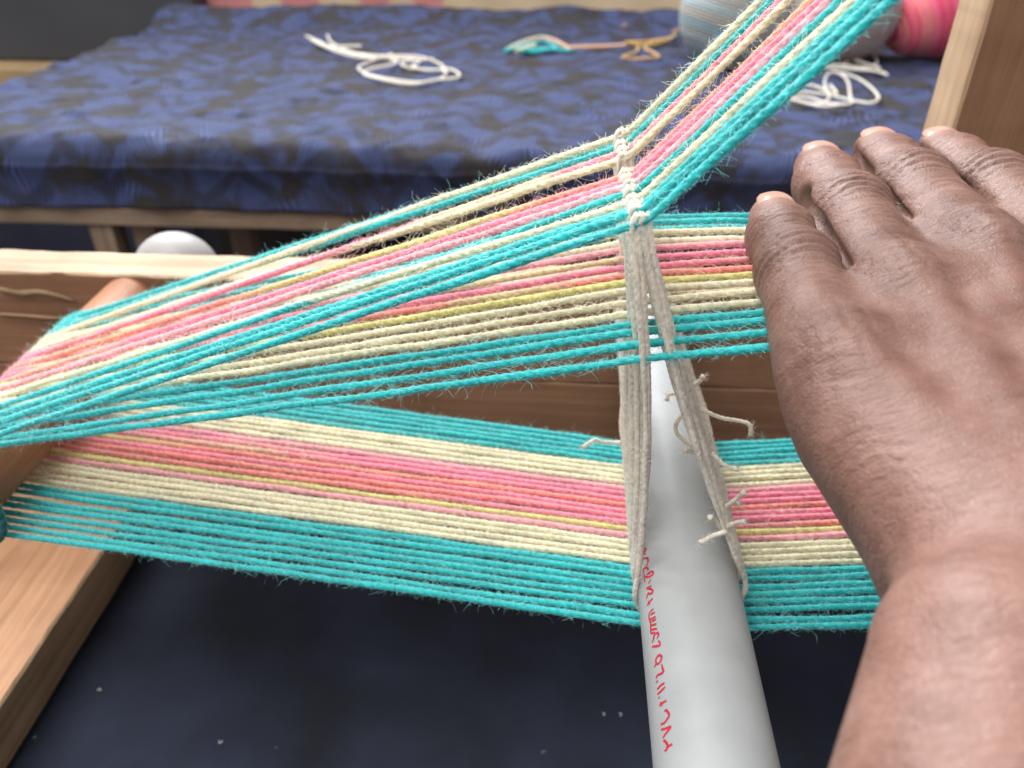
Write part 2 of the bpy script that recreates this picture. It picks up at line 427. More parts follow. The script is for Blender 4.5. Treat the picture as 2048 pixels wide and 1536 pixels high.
for px, py in [(1209, 1428), (1243, 1429), (200, 1378), (440, 1486)] + [(rng.uniform(60, 1700), rng.uniform(1200, 1536)) for _q in range(5)]:
    p = at(px, py, z=-ZB + .8); a = rng.uniform(0, 6.3); L = rng.uniform(.4, 1.2); big = o_ < 120
    q = np.array([p + np.array([math.cos(a + u) * L * u, math.sin(a + u) * L * u, .2 * math.sin(3 * u)]) for u in np.linspace(-1, 1, 6)])
    V, F, _ = tube(q, .13 if big else .032, sides=5, cap=False); VV.append(V); FF.append(F + o_); o_ += len(V)
li = link('lint', raw_mesh('lint', np.vstack(VV), np.vstack(FF)), M['lint'], clo); li['kind'] = 'stuff'

# ------------------------------------------------------------------ loom
loom = empty('inkle_loom'); tag(loom, 'small wooden inkle weaving loom with plank back, pegs and grey plastic pipe', 'loom')
YB, YBK = 241.0, 259.0
def plank(name, mesh, face, edge, axis, label=None):
    two_tone(mesh, M[face], M[edge], axis); o = link(name, mesh, None, loom)
    if label: o['label'] = label
    return o
# back board: an upper and a lower plank with a dark joint between
plank('back_plank', rough_box('back_plank', -330, 235, YB, YBK, -159, -121.5, 260, .28, 4), 'face_x', 'lit_raw_x', 1, 'upper plank of the loom back with raw top edge toned pale as lit')
plank('back_plank', rough_box('back_plank', -330, 235, YB, YBK, -ZB, -159.25, 200, .1, 5), 'face_x', 'face_x', 1)
plank('upright_post', rough_box('upright_post', 111, 168, YB - .6, YBK + 1, -121.3, 130, 120, .15, 6, axis=2), 'face_z', 'lit_raw_z', 1, 'brown upright post with raw side edge toned pale as lit')
plank('foot_board', rough_box('foot_board', -232, -163, -60, YB - .5, -ZB, -215, 140, .22, 8, axis=1), 'foot_top', 'foot_side', 2, 'reddish foot board running out from under the left end')
plank('foot_board', rough_box('foot_board', 170, 232, -60, YB - .5, -ZB, -215, 140, .22, 12, axis=1), 'foot_top', 'foot_side', 2)
# split and pale splinter in the upper plank beside the end peg
sp_v = []
P = np.array([at(x, y, y=YB - .3) for x, y in ((0, 578), (40, 586), (80, 584), (118, 592), (150, 602))])
tube_obj('splinter', catmull(P, 5), np.interp(np.linspace(0, 1, 21), [0, .3, .7, 1], [1.0, 1.3, .9, .2]), M['foot_side'], loom, sides=6)
P = np.array([at(x, y, y=YB - .2) for x, y in ((0, 628), (60, 632), (110, 636), (160, 634))])
tube_obj('splinter', catmull(P, 5), np.interp(np.linspace(0, 1, 16), [0, .5, 1], [.5, .7, .2]), M['lit_raw_x'], loom, sides=6)

def cyl(name, x, z, r, y0, y1, mat, seg=64, bev=.8, hollow=None):
    prof = [(y0, r - bev), (y0 + bev * .3, r - bev * .3), (y0 + bev, r), (y1 - bev, r), (y1 - bev * .3, r - bev * .3), (y1, r - bev)]
    if hollow: prof = [(y0 + 12, r - hollow), (y0, r - hollow)] + prof
    ringn = len(prof); V = []
    th = np.arange(seg) * 2 * math.pi / seg
    for (yy_, rr) in prof: V += [(x + rr * math.cos(t), yy_, z + rr * math.sin(t)) for t in th]
    F = []
    for i in range(ringn - 1):
        for j in range(seg):
            k = (j + 1) % seg; F.append((i * seg + j, i * seg + k, (i + 1) * seg + k, (i + 1) * seg + j))
    F.append(tuple(range(seg))[::-1]); F.append(tuple((ringn - 1) * seg + j for j in range(seg)))
    me = raw_mesh(name, V, F)
    bm = bmesh.new(); bm.from_mesh(me); bmesh.ops.recalc_face_normals(bm, faces=bm.faces[:]); bm.to_mesh(me); bm.free()
    me.shade_smooth()
    return me
PX, PZ, PR = 29.5, -130.0, 10.5            # grey pipe
LX, LZ, LR = -147.0, -133.0, 10.5          # end peg on the left
UX, UZ = 150.0, 84.0                       # upper peg on the post
MX, MZ = 190.0, -36.0
BX, BZ = 190.0, -108.0
pipe = link('peg', cyl('peg', PX, PZ, PR, 32, YB + 6, M['pvc'], hollow=1.6), M['pvc'], loom); pipe['label'] = 'grey plastic pipe peg with red handwriting, carrying the heddles'
peg = link('peg', cyl('peg', LX, LZ, LR, 122, YB + 6, M['peg']), M['peg'], loom); peg['label'] = 'orange brown end peg that the warp turns around'
for x, z in ((UX, UZ), (MX, MZ), (BX, BZ)):
    link('peg', cyl('peg', x, z, LR, 80, YB + 6, M['peg']), M['peg'], loom)
# second upright behind the right hand pegs
plank('upright_post', rough_box('upright_post', 169, 215, YB - .6, YBK + 1, -121.3, 20, 60, .15, 16, axis=2), 'face_z', 'lit_raw_z', 1)
# white cap at the back end of the end peg
V = []; seg = 40
for a in np.linspace(-.48 * math.pi, .48 * math.pi, 20):
    V += [(-145.0 + 16 * math.cos(a) * math.cos(t), 273.0 + 13 * math.sin(a), -135.0 + 15 * math.cos(a) * math.sin(t)) for t in np.arange(seg) * 2 * math.pi / seg]
F = [(i * seg + j, i * seg + (j + 1) % seg, (i + 1) * seg + (j + 1) % seg, (i + 1) * seg + j) for i in range(19) for j in range(seg)]
F += [tuple(range(seg)), tuple(19 * seg + j for j in range(seg))[::-1]]
cp = link('end_cap', raw_mesh('end_cap', V, F), M['whitecap'], loom); cp['label'] = 'white rounded plastic cap behind the back plank'

# red handwriting on the pipe: traced strokes laid on the pipe's surface
def on_pipe(px, py, r):
    d = ray(px, py); a = d[0] ** 2 + d[2] ** 2; bq = -2 * (d[0] * PX + d[2] * PZ); c = PX ** 2 + PZ ** 2 - r * r
    disc = bq * bq - 4 * a * c
    if disc < 0: return None
    return d * ((-bq - math.sqrt(disc)) / (2 * a))
def zz_(ox, oy, sc, pts): return [(ox + x / sc, oy + y / sc) for x, y in pts]
SC = 13.653
strokes = []
for org, sc, lst in (
    ((1270, 1400), SC, [[(770, 1140), (800, 1110), (850, 1160), (880, 1230), (870, 1340), (800, 1390)], [(840, 1310), (900, 1270), (1020, 1200)],
        [(710, 810), (860, 770), (960, 730), (920, 810), (830, 920), (760, 1040)], [(860, 790), (930, 750)], [(800, 300), (850, 280), (920, 370), (920, 440), (870, 520), (800, 620), (700, 670)],
        [(660, 160), (720, 100), (860, 10)], [(690, 60), (740, 150)]]),
    ((1260, 1290), SC, [[(770, 1450), (810, 1420)], [(740, 1210), (830, 1110), (940, 1030)], [(740, 1350), (850, 1250), (960, 1140)], [(710, 1020), (760, 970)],
        [(860, 520), (880, 620), (910, 720), (830, 790), (740, 830), (710, 920)], [(660, 610), (710, 500), (700, 400), (770, 290), (850, 300), (850, 400), (790, 490), (720, 530)]]),
    ((1260, 1190), SC, [[(600, 1410), (700, 1400), (800, 1380), (810, 1310), (770, 1240)], [(600, 1300), (640, 1200), (660, 1100), (740, 1030), (780, 1090), (730, 1190)],
        [(520, 500), (520, 640), (560, 760), (560, 920), (570, 1050)], [(520, 500), (640, 370)], [(560, 540), (680, 470)], [(530, 680), (700, 590)], [(590, 720), (710, 660)],
        [(580, 830), (720, 790)], [(570, 950), (740, 920)], [(580, 1050), (680, 1020)], [(460, 300), (520, 200), (620, 90)], [(490, 170), (540, 250)], [(450, 100), (480, 0)]]),
    ((1250, 1090), SC, [[(590, 1450), (620, 1330), (700, 1330), (760, 1270), (700, 1200), (590, 1180), (720, 1110)], [(540, 1010), (520, 850), (620, 880), (760, 800), (730, 720), (600, 800), (700, 770)],
        [(640, 1060), (700, 930)], [(490, 800), (500, 650), (600, 620), (640, 700)], [(570, 580), (630, 450), (600, 360), (470, 370)], [(430, 250), (560, 250)], [(440, 130), (560, 100), (540, 180), (460, 200), (450, 330)]]),
    ((1240, 1000), 14.63, [[(580, 1130), (700, 1050), (600, 1040)], [(600, 900), (700, 860), (600, 760), (680, 740)], [(570, 560), (740, 510), (620, 500)], [(620, 310), (580, 400)]])):
    for s0 in lst: strokes.append(zz_(org[0], org[1], sc, s0))
VV = []; FF = []; o_ = 0
for st in strokes:
    pts = [on_pipe(x, y, PR + .06) for x, y in st]
    pts = np.array([p for p in pts if p is not None])
    if len(pts) < 2: continue
    if len(pts) > 2: pts = catmull(pts, 5)
    else: pts = resample(pts, .4)[0]
    n = len(pts); T = np.gradient(pts, axis=0); T /= np.linalg.norm(T, axis=1)[:, None] + 1e-9
    rad = pts - np.stack([np.full(n, PX), pts[:, 1], np.full(n, PZ)], 1); rad /= np.linalg.norm(rad, axis=1)[:, None]
    sd = np.cross(T, rad); wd = .26 * (.6 + .4 * np.sin(np.linspace(.3, 2.9, n)))[:, None]
    V = np.vstack([pts - sd * wd, pts + sd * wd]); i = np.arange(n - 1)
    FF.append(np.stack([i, i + 1, i + n + 1, i + n], 1) + o_); VV.append(V); o_ += len(V)
hw = link('handwriting', raw_mesh('handwriting', np.vstack(VV), np.vstack(FF)), M['redink'], pipe); hw['label'] = 'red handwritten marks along the pipe'

# ------------------------------------------------------------------ warp
CT = {'T': (.022, .53, .53), 'C': (.83, .76, .54), 'P': (.92, .30, .40), 'O': (.93, .32, .27), 'Y': (.76, .69, .27), 'L': (.92, .44, .48)}
YR = .73                                            # yarn radius
# raised strands counted from the free ends of the pegs towards the board: colour, picture height at the heddle
raised = [('T', 443), ('T', 425), ('T', 417), ('T', 386), ('C', 405), ('L', 374), ('PO', 363), ('OY', 352), ('P', 306), ('C', 318), ('C', 271), ('T', 294), ('T', 282)]
lower = [('T', 0), ('T', .3), ('T', 0), ('T', 0), ('C', 0), ('C', .2), ('C', 0), ('Y', 0), ('PO', 0), ('P', 0), ('P', .2), ('L', 0), ('C', 0), ('C', .3), ('T', 0), ('T', .2), ('T', 0)]
nR, nL = len(raised), len(lower)
ends = sorted([(k / (nR - 1) - .004, 'r', k) for k in range(nR)] + [(k / (nL - 1), 'l', k) for k in range(nL)])
rank = {(t, k): i for i, (_, t, k) in enumerate(ends)}; NT = len(ends)
HX = 12.6
RG = [0, .10, .16, .30, .23, .37, .44, .51, .72, .665, .86, .80, .94]
def arc(cx, cz, r, a0, a1, y, n=14):
    return [(cx + r * math.cos(math.radians(a)), y, cz + r * math.sin(math.radians(a))) for a in np.linspace(a0, a1, n)]
rr_ = LR + YR
apex = {}
def thread_path(t, k):
    i = rank[(t, k)]; f = i / (NT - 1); g = k / ((nR if t == 'r' else nL) - 1)
    j = rng.uniform(-.35, .35)
    if t == 'r': g = RG[k]
    yh = 119 + 63 * g                                 # depth at the heddles
    yb = 119.5 + 63 * (f if i > 1 else f - .012) + j * .5       # depth under the pipe
    yp = 142 + 72 * f + j                             # depth at the end peg
    lift = abs(j) * .5
    pts = []
    if t == 'r':
        za = at(1245 + 30 * (1 - g), raised[k][1], y=yh)[2]; apex[k] = (HX, yh, za)
        a = math.degrees(math.atan2(za - (LZ + rr_), HX - LX))
        pts += arc(LX, LZ, rr_ + lift, 269, 90 + a + 2, yp)
        pts += [(HX - 1.2, yh, za - .35), (HX, yh, za - .1), (HX + 1.0, yh - .03, za + .7)]
        yu = yh - 4
        pts += arc(UX, UZ, rr_, 137, -10, yu)
        pts += arc(BX, BZ, rr_, 12, -82, yb - 3)
    else:
        a = math.degrees(math.atan2(48.3, 160.6))
        zl = -72.9 + lower[k][1] + rng.uniform(-.6, .6)
        pts += arc(LX, LZ, rr_ + lift, 269, 90 + a, yp)
        dz = 4.4 - 2.8 * g
        pts += [(13.6, yh, zl), (38, yh - 1, zl + dz), (64, yh - 2, zl + dz + .4), (80, yh - 4, zl + dz + 1.5)]
        pts += arc(MX, MZ, rr_, 100, -20, yh - 16)
        pts += arc(BX, BZ, rr_, 12, -82, yb - 3)
    pts += [(PX + 14, yb - .2, PZ - PR - YR + 1.6)] + arc(PX, PZ, PR + YR, 274, 268, yb, 4)
    pts.append(pts[0])
    return np.array(pts)
def thread_colors(code, s, seed):
    n = len(s); c0 = np.array(CT[code[0]]); c = np.broadcast_to(c0, (n, 3)).copy()
    if len(code) > 1 or code in ('P', 'O'):
        c1 = np.array(CT[code[1]] if len(code) > 1 else CT['P'])
        q = vnoise(s / 75, np.full(n, seed * 1.3), 5); q = np.clip((q - .55) / .2, 0, 1)[:, None]
        c = c0 * (1 - q) + c1 * q
        q2 = vnoise(s / 60, np.full(n, seed * 2.1 + 9), 8); q2 = np.clip((q2 - .80) / .1, 0, 1)[:, None]
        c = c * (1 - q2) + np.array(CT['Y']) * q2 * .5 + np.array(CT['C']) * q2 * .5
    v = .88 + .24 * vnoise(s / 6, np.full(n, seed * .7), 11)[:, None]
    return np.clip(c * v, 0, 1)
ORD = ['first', 'second', 'third', 'fourth', 'fifth', 'sixth', 'seventh', 'eighth', 'ninth', 'tenth', 'eleventh', 'twelfth', 'thirteenth', 'fourteenth', 'fifteenth', 'sixteenth', 'seventeenth']
CN = {'T': 'teal', 'C': 'cream', 'P': 'pink', 'O': 'coral', 'Y': 'yellow', 'L': 'pale pink'}
for q, (_, t, k) in enumerate(ends):
    code = raised[k][0] if t == 'r' else lower[k][0]
    P0 = thread_path(t, k)
    P, s = resample(P0, .62)
    P = smooth_path(P, 6)
    off = (P[:, 0] > 112) & (np.arange(len(P)) % 4 != 0); off[[0, -1]] = False
    P, s = P[~off], s[~off]
    # slight waver and slubs of a soft hand-tensioned yarn
    wv_ = .16 * np.stack([vnoise(s / 17, s * 0 + q, 21) - .5, vnoise(s / 14, s * 0 + q, 22) - .5, vnoise(s / 15, s * 0 + q, 23) - .5], 1) * 2
    P = P + wv_
    Rr = YR * (1 + .14 * (vnoise(s / 9, s * 0 + q, 31) - .5) * 2)
    V, F, _ = tube(P, Rr, sides=12, lobes=3, depth=.13, pitch=7.0 * rng.uniform(.9, 1.1), phase=rng.uniform(0, 6) + 3.0 * vnoise(s / 10, s * 0 + q, 33), s=s, cap=False)
    me = raw_mesh('warp_thread', V, F)
    cc = thread_colors(code, s, q + 1); set_color(me, np.repeat(cc, 12, axis=0))
    o = link('warp_thread', me, M['yarn'])
    if t == 'r': lab = '%s yarn strand lifted by the string heddles, %s raised strand counting towards the board' % (CN[code[0]], ORD[k])
    else: lab = '%s yarn strand passing under the hand, %s unlifted strand counting towards the board' % (CN[code[0]], ORD[k])
    tag(o, lab, 'yarn', 'warp yarn strands stretched on the loom')
    vis = (P[:, 0] < 100)
    Pv = P[vis]
    # keep the run contiguous: two pieces (top run and bottom run) joined at the end peg
    cut = np.where(np.linalg.norm(np.diff(Pv, axis=0), axis=1) > 3)[0]
    if len(cut): Pv = np.vstack([Pv[cut[-1] + 1:], Pv[:cut[-1] + 1]])
    cnt = 7200 if t == 'r' else 6200
    Va, Fa, ia = hairs(Pv, YR, cnt // 2, .6, 4.6, 100 + q, width=.034)
    Vc, Fc, ic = hairs(Pv, YR, int(cnt * .9), .5, 1.6, 300 + q, width=.045, flare=1.6)
    Vh, Fh_, ii = np.vstack([Va, Vc]), np.vstack([Fa, Fc + len(Va)]), np.r_[ia, ic]
    mh = raw_mesh('fuzz', Vh, Fh_, smooth=False)
    hc = np.clip(np.array(thread_colors(code, np.arange(len(Pv)) * .62, q + 1))[ii] * 1.0 + .28, 0, 1)  # pale lift puts the backlit glint of the fibres into their colour
    set_color(mh, np.repeat(hc, 8, axis=0))
    h = link('fuzz', mh, M['fuzz'], o); h['kind'] = 'stuff'

# loose dark teal strand hanging in a loop at the free end of the end peg
P = np.array([(LX + 3, 140.5, LZ + 12.4), (LX + 9.5, 139.6, LZ + 8.5), (LX + 13.2, 138.8, LZ + 1), (LX + 12.4, 138.2, LZ - 8), (LX + 6, 138, LZ - 13.4), (LX - 4, 138.2, LZ - 13.6), (LX - 12.5, 138.6, LZ - 7), (LX - 13, 139.6, LZ + 4), (LX - 6, 140.4, LZ + 12.2), (LX + 3, 141.5, LZ + 12.6)])
P, s = resample(catmull(P, 8), .6)
V, F, _ = tube(P, .95, sides=12, lobes=3, s=s, cap=False); me = raw_mesh('loose_yarn', V, F); set_color(me, np.array((.012, .20, .20)))
tag(link('loose_yarn', me, M['yarn']), 'dark teal loop of loose yarn wound round the end peg', 'yarn')

# ------------------------------------------------------------------ string heddles
HR = .58
tails = {9: [[(1392, 768), (1400, 762), (1406, 753)]], 8: [[(1376, 783), (1350, 787), (1336, 790), (1334, 801)]],
         6: [[(1380, 820), (1358, 838), (1351, 860), (1366, 880), (1386, 890)]], 7: [[(1402, 818), (1440, 835), (1480, 842), (1500, 850), (1502, 872)], [(1240, 886), (1205, 884), (1188, 880), (1165, 896)]],
         5: [[(1398, 908), (1380, 902), (1370, 903)]], 4: [[(1424, 908), (1436, 918), (1448, 930), (1476, 939)]], 2: [[(1452, 1014), (1468, 1002), (1488, 984)], [(1466, 1004), (1480, 1008)]],
         1: [[(1450, 1056), (1470, 1046), (1490, 1043)], [(1446, 1062), (1430, 1042), (1420, 1034)]], 0: [[(1450, 1064), (1425, 1072), (1400, 1086)]]}
for k in range(nR):
    ax, ay, az = apex[k]; r = PR + HR
    VV = []; FF = []; o_ = 0; HV = []; HF = []; ho = 0
    for dbl in (0, 1):                              # the string is looped double
        yb = ay + rng.uniform(-2.4, 2.4); jl, jr = rng.uniform(-.9, .9), rng.uniform(-.9, .9); sh = (-.55, .6)[dbl]; e = .25 * dbl
        top = [(ax - .85 + sh, ay - .35 + e, az - 2.4), (ax - .65 + sh, ay - .1, az + .3), (ax - .1 + sh, ay, az + 1.25), (ax + .5 + sh, ay, az + .8), (ax + .8 + sh, ay - .2 + e, az - 2.0)]
        left_end = (PX - r + jl * .2, yb, PZ + 4); right_end = (PX + r, yb + jr, PZ + 4)
        lmid = [tuple(np.array(top[0]) * (1 - u) + np.array(left_end) * u + np.array([(1.1 + jl) * math.sin(u * math.pi), .4 * jr * math.sin(u * 5), 0])) for u in (.12, .3, .5, .7, .88)]
        rmid = [tuple(np.array(top[-1]) * (1 - u) + np.array(right_end) * u + np.array([-(1.6 + jr) * math.sin(u * math.pi), .4 * jl * math.sin(u * 5), 0])) for u in (.12, .3, .5, .7, .88)]
        bot = arc(PX, PZ, r, 180, 360, yb + jr * .5, 12)
        path = [top[2], top[1], top[0]] + lmid + [left_end] + bot + [right_end] + rmid[::-1] + [top[4], top[3], top[2]]
        P, s = resample(catmull(np.array(path), 6), .5)
        V, F, _ = tube(P, HR * (1 + .22 * (vnoise(s / 5, s * 0 + k + 20 * dbl, 41) - .5) * 2), sides=9, lobes=3, depth=.14, pitch=4.2, phase=k + 2.5 * vnoise(s / 8, s * 0 + k, 43), s=s, cap=False)
        VV.append(V); FF.append(F + o_); o_ += len(V)
        Vh, Fh_, ii = hairs(P, HR, 420, .4, 1.9, 700 + k + 40 * dbl, width=.03); HV.append(Vh); HF.append(Fh_ + ho); ho += len(Vh)
    h = link('string_heddle', raw_mesh('string_heddle', np.vstack(VV), np.vstack(FF)), M['cotton'])
    tag(h, 'white cotton string loop around the pipe, holding the %s raised strand counting towards the board' % ORD[k], 'heddle', 'string heddles tied round the pipe')
    mh = raw_mesh('fuzz', np.vstack(HV), np.vstack(HF), smooth=False); set_color(mh, np.array((.9, .86, .78))); hh = link('fuzz', mh, M['fuzz'], h); hh['kind'] = 'stuff'
    for st in tails.get(k, []):
        Q = np.array([at(x, y, y=ay - 1.6 - 1.2 * q) for q, (x, y) in enumerate(st)])
        Q = catmull(Q, 7); Q, s = resample(Q, .35)
        Rt = np.interp(np.linspace(0, 1, len(Q)), [0, .12, .8, 1], [1.1, .75, .65, .95]) * HR * 1.15
        tl_o = tube_obj('tail', Q, Rt, M['cotton'], h, sides=9, lobes=3, depth=.2, pitch=4.0, s=s)
        Vh, Fh_, _i = hairs(Q, HR * .6, 60, .4, 1.5, 900 + k, width=.03); Ve, Fe, _i = hairs(Q[-7:], HR * .5, 50, 1.0, 2.6, 950 + k, width=.05, flare=.5)
        mh = raw_mesh('fuzz', np.vstack([Vh, Ve]), np.vstack([Fh_, Fe + len(Vh)]), smooth=False); set_color(mh, np.array((.84, .80, .72))); hh = link('fuzz', mh, M['fuzz'], tl_o); hh['kind'] = 'stuff'

# ------------------------------------------------------------------ hand
FING = {   # joint: x, y, z, radius
 'pinky':  [(42.0, 109, -66.5, 8.2), (43.2, 136, -64.2, 6.8), (44.0, 153, -65.0, 6.1), (44.3, 162.0, -64.6, 5.2)],
 'ring':   [(57.0, 127, -64.5, 8.8), (59.0, 161, -62.8, 7.6), (60.3, 182, -64.2, 6.9), (60.8, 192.0, -63.6, 5.9)],
 'middle': [(73.0, 137, -62.2, 9.2), (74.5, 171, -61.2, 7.8), (75.8, 190, -62.8, 7.0), (76.4, 200.0, -62.4, 6.0)],
 'index':  [(90.0, 137, -62.0, 9.2), (90.6, 171, -61.0, 7.8), (90.8, 190, -62.4, 7.0), (91.0, 200.0, -62.0, 6.0)]}
PALM = [   # capsule: p0 r0 p1 r1
 ((55, 67, -74, 11.0), (42.8, 104, -68.5, 8.6)), ((56, 62, -73, 12.0), (56.4, 120, -66.0, 9.2)), ((59, 60, -72, 12.0), (72.0, 129, -64.0, 9.6)), ((66, 60, -73, 12.0), (89, 129, -64.0, 9.6)),
 ((55.5, 83, -79, 11.5), (47.5, 102, -76.5, 9.0)), ((58, 74, -80, 12.0), (72, 114, -73.0, 11.0)), ((70, 62, -78, 13.0), (90, 98, -75, 13.0)),
 ((90, 98, -75, 13.0), (108, 118, -76, 9.5)), ((108, 118, -76, 9.5), (116, 142, -73, 7.5)), ((116, 142, -73, 7.5), (118, 155, -72.5, 6.5))]
ARM = [((45.5, 57, -71.5, 11.0), (34, 20, -83, 18.0)), ((60, 56, -73, 12.0), (62, 18, -87, 17.0)), ((34, 20, -83, 18.0), (30, -90, -128, 27.0)), ((62, 18, -88, 17.0), (66, -90, -128, 28.0))]
WEB = [((49.5, 108, -66.2, 7.5), (50.6, 124, -66.2, 6.6)), ((64.8, 124, -64.2, 8.0), (66.2, 143, -64.6, 7.0)), ((81.5, 130, -63.0, 8.0), (82.2, 149, -63.6, 7.0))]
TEND = [((58, 76, -62.3, 2.2), (57, 120, -57.8, 2.4)), ((62, 76, -61.5, 2.2), (72.5, 130, -55.4, 2.6)), ((54, 78, -64.5, 2.0), (43.5, 102, -61.5, 2.2)), ((52, 84, -62.6, 1.0), (64, 108, -58.2, 1.1)), ((64, 108, -58.4, 1.1), (66, 122, -58.2, 1.0))]
SLIT = [((50.4, 130, -60.6), (52.0, 172, -64.5), 1.7), ((66.4, 148, -58.8), (68.4, 200, -63.0), 1.6), ((82.3, 154, -57.4), (83.6, 204, -62.0), 1.5)]
KNUCK = [(42.5, 108, -61.2, 4.2), (57.0, 126, -58.6, 4.8), (73.0, 136, -56.0, 5.2), (90, 136, -56.0, 5.4), (46.0, 55, -66.0, 5.4)]
def cap(P, a, b):
    a = np.array(a, np.float32); b = np.array(b, np.float32); ab = b[:3] - a[:3]
    t = np.clip(((P - a[:3]) @ ab) / (ab @ ab), 0, 1)
    return np.linalg.norm(P - a[:3] - t[..., None] * ab, axis=-1) - (a[3] + (b[3] - a[3]) * t)
def smin(a, b, k):
    h = np.clip(.5 + .5 * (b - a) / k, 0, 1); return b * (1 - h) + a * h - k * h * (1 - h)
def finger_sdf(P, J):
    d = None
    for a, b in zip(J[:-1], J[1:]):
        e = cap(P, a, b); d = e if d is None else smin(d, e, 2.0)
    # fleshy joint swellings
    for q, gain in ((1, .35), (2, .2)):
        c = np.array(J[q][:3], np.float32); d = smin(d, np.linalg.norm((P - c) * np.array([1, .75, 1], np.float32), axis=-1) - J[q][3] - gain, 2.5)
    return d
def hand_sdf(P):
    P = P.astype(np.float32); d = None
    for a, b in PALM:
        e = cap(P, a, b); d = e if d is None else smin(d, e, 6.0)
    for a, b in ARM: d = smin(d, cap(P, a, b), 7.5)
    for a, b in TEND: d = smin(d, cap(P, a, b), 3.5)
    for a, b in WEB: d = smin(d, cap(P, a, b), 4.0)
    for x, y, z, r in KNUCK: d = smin(d, np.linalg.norm((P - np.array([x, y, z], np.float32)) * np.array([1, .7, 1.1], np.float32), axis=-1) - r, 5.0)
    f = None
    for nme in ('pinky', 'ring', 'middle', 'index'):
        e = finger_sdf(P, FING[nme]); f = e if f is None else smin(f, e, .35)
    d = smin(d, f, 2.0)
    for a, b, r in SLIT:
        c = cap(P, (*a, .35), (*b, r * 2.0)); d = -smin(-d, c, 2.0)
    return d
def surface_nets(f, org, h):
    nx, ny, nz = f.shape; ins = f < 0
    cs = np.zeros((nx - 1, ny - 1, nz - 1), np.int8)
    for a in (0, 1):
        for b_ in (0, 1):
            for c in (0, 1): cs += ins[a:nx - 1 + a, b_:ny - 1 + b_, c:nz - 1 + c]
    act = np.argwhere((cs > 0) & (cs < 8)); vid = -np.ones(cs.shape, np.int64); vid[tuple(act.T)] = np.arange(len(act))
    acc = np.zeros((len(act), 3)); cnt = np.zeros(len(act))
    cor = [(a, b_, c) for a in (0, 1) for b_ in (0, 1) for c in (0, 1)]
    for p in cor:
        for ax in range(3):
            if p[ax]: continue
            q = list(p); q[ax] = 1
            A = f[act[:, 0] + p[0], act[:, 1] + p[1], act[:, 2] + p[2]]; B = f[act[:, 0] + q[0], act[:, 1] + q[1], act[:, 2] + q[2]]
            x = (A < 0) != (B < 0); t = np.where(x, A / np.where(x, A - B, 1), 0)
            pos = np.tile(np.array(p, float), (len(act), 1)); pos[:, ax] += t
            acc[x] += pos[x]; cnt[x] += 1
    V = org + h * (act + acc / cnt[:, None])
    quads = []
    for ax in range(3):
        u, v = (ax + 1) % 3, (ax + 2) % 3
        sl = [slice(1, -1)] * 3; sl[ax] = slice(0, -1)
        A = ins[tuple(sl)]; sl2 = list(sl); sl2[ax] = slice(1, None); B = ins[tuple(sl2)]
        e = np.argwhere(A != B); off = np.ones(3, int); off[ax] = 0; e = e + off
        inside = ins[tuple(e.T)]
        def cell(du, dv):
            q = e.copy(); q[:, u] -= du; q[:, v] -= dv
            ok = np.all((q >= 0) & (q < np.array(vid.shape)), axis=1); r_ = np.full(len(q), -1); r_[ok] = vid[tuple(q[ok].T)]; return r_
        Q = np.stack([cell(0, 0), cell(1, 0), cell(1, 1), cell(0, 1)], 1)
        Q[~inside] = Q[~inside][:, ::-1]
        quads.append(Q[(Q >= 0).all(1)])
    return V, np.vstack(quads)
hs = 1.15
org = np.array([16.0, -40.0, -128.0]); dims = (np.array([130.0, 210.0, -44.0]) - org) / hs
gx_, gy_, gz_ = [org[i] + hs * np.arange(int(dims[i])) for i in range(3)]
fld = np.empty((len(gx_), len(gy_), len(gz_)), np.float32)
YY, ZZ = np.meshgrid(gy_, gz_, indexing='ij')
for i0 in range(0, len(gx_), 16):
    xs = gx_[i0:i0 + 16]
    G = np.stack(np.broadcast_arrays(xs[:, None, None], YY[None], ZZ[None]), -1)
    fld[i0:i0 + 16] = hand_sdf(G)
fld[:, :2, :] = np.maximum(fld[:, :2, :], .3)       # arm ends where the sleeve would begin, out of sight
Vv, Qf = surface_nets(fld, org, hs)
tmp = bpy.data.meshes.new('t'); tmp.from_pydata(Vv.tolist(), [], Qf.tolist()); tmp.update()
to = bpy.data.objects.new('t', tmp); col.objects.link(to)
sm = to.modifiers.new('s', 'SUBSURF'); sm.levels = 1; sm.render_levels = 1
dg = bpy.context.evaluated_depsgraph_get(); ev = to.evaluated_get(dg); em = ev.to_mesh()
nv = len(em.vertices); co = np.empty(nv * 3, np.float32); em.vertices.foreach_get('co', co); co = co.reshape(-1, 3).astype(float)
nf = len(em.polygons); fi = np.empty(nf * 4, np.int32); em.loops.foreach_get('vertex_index', fi); fi = fi.reshape(-1, 4)
ev.to_mesh_clear(); bpy.data.objects.remove(to, do_unlink=True); bpy.data.meshes.remove(tmp)
def grad(P, e=.25):
    g = np.stack([hand_sdf(P + np.eye(3)[k] * e) - hand_sdf(P - np.eye(3)[k] * e) for k in range(3)], 1) / (2 * e)
    return g / (np.linalg.norm(g, axis=1)[:, None] + 1e-9)
sel = co[:, 1] > -36
for _ in range(2):
    g = grad(co[sel]); co[sel] -= g * np.clip(hand_sdf(co[sel]), -.6, .6)[:, None]
nrm = np.zeros_like(co); nrm[sel] = grad(co[sel])
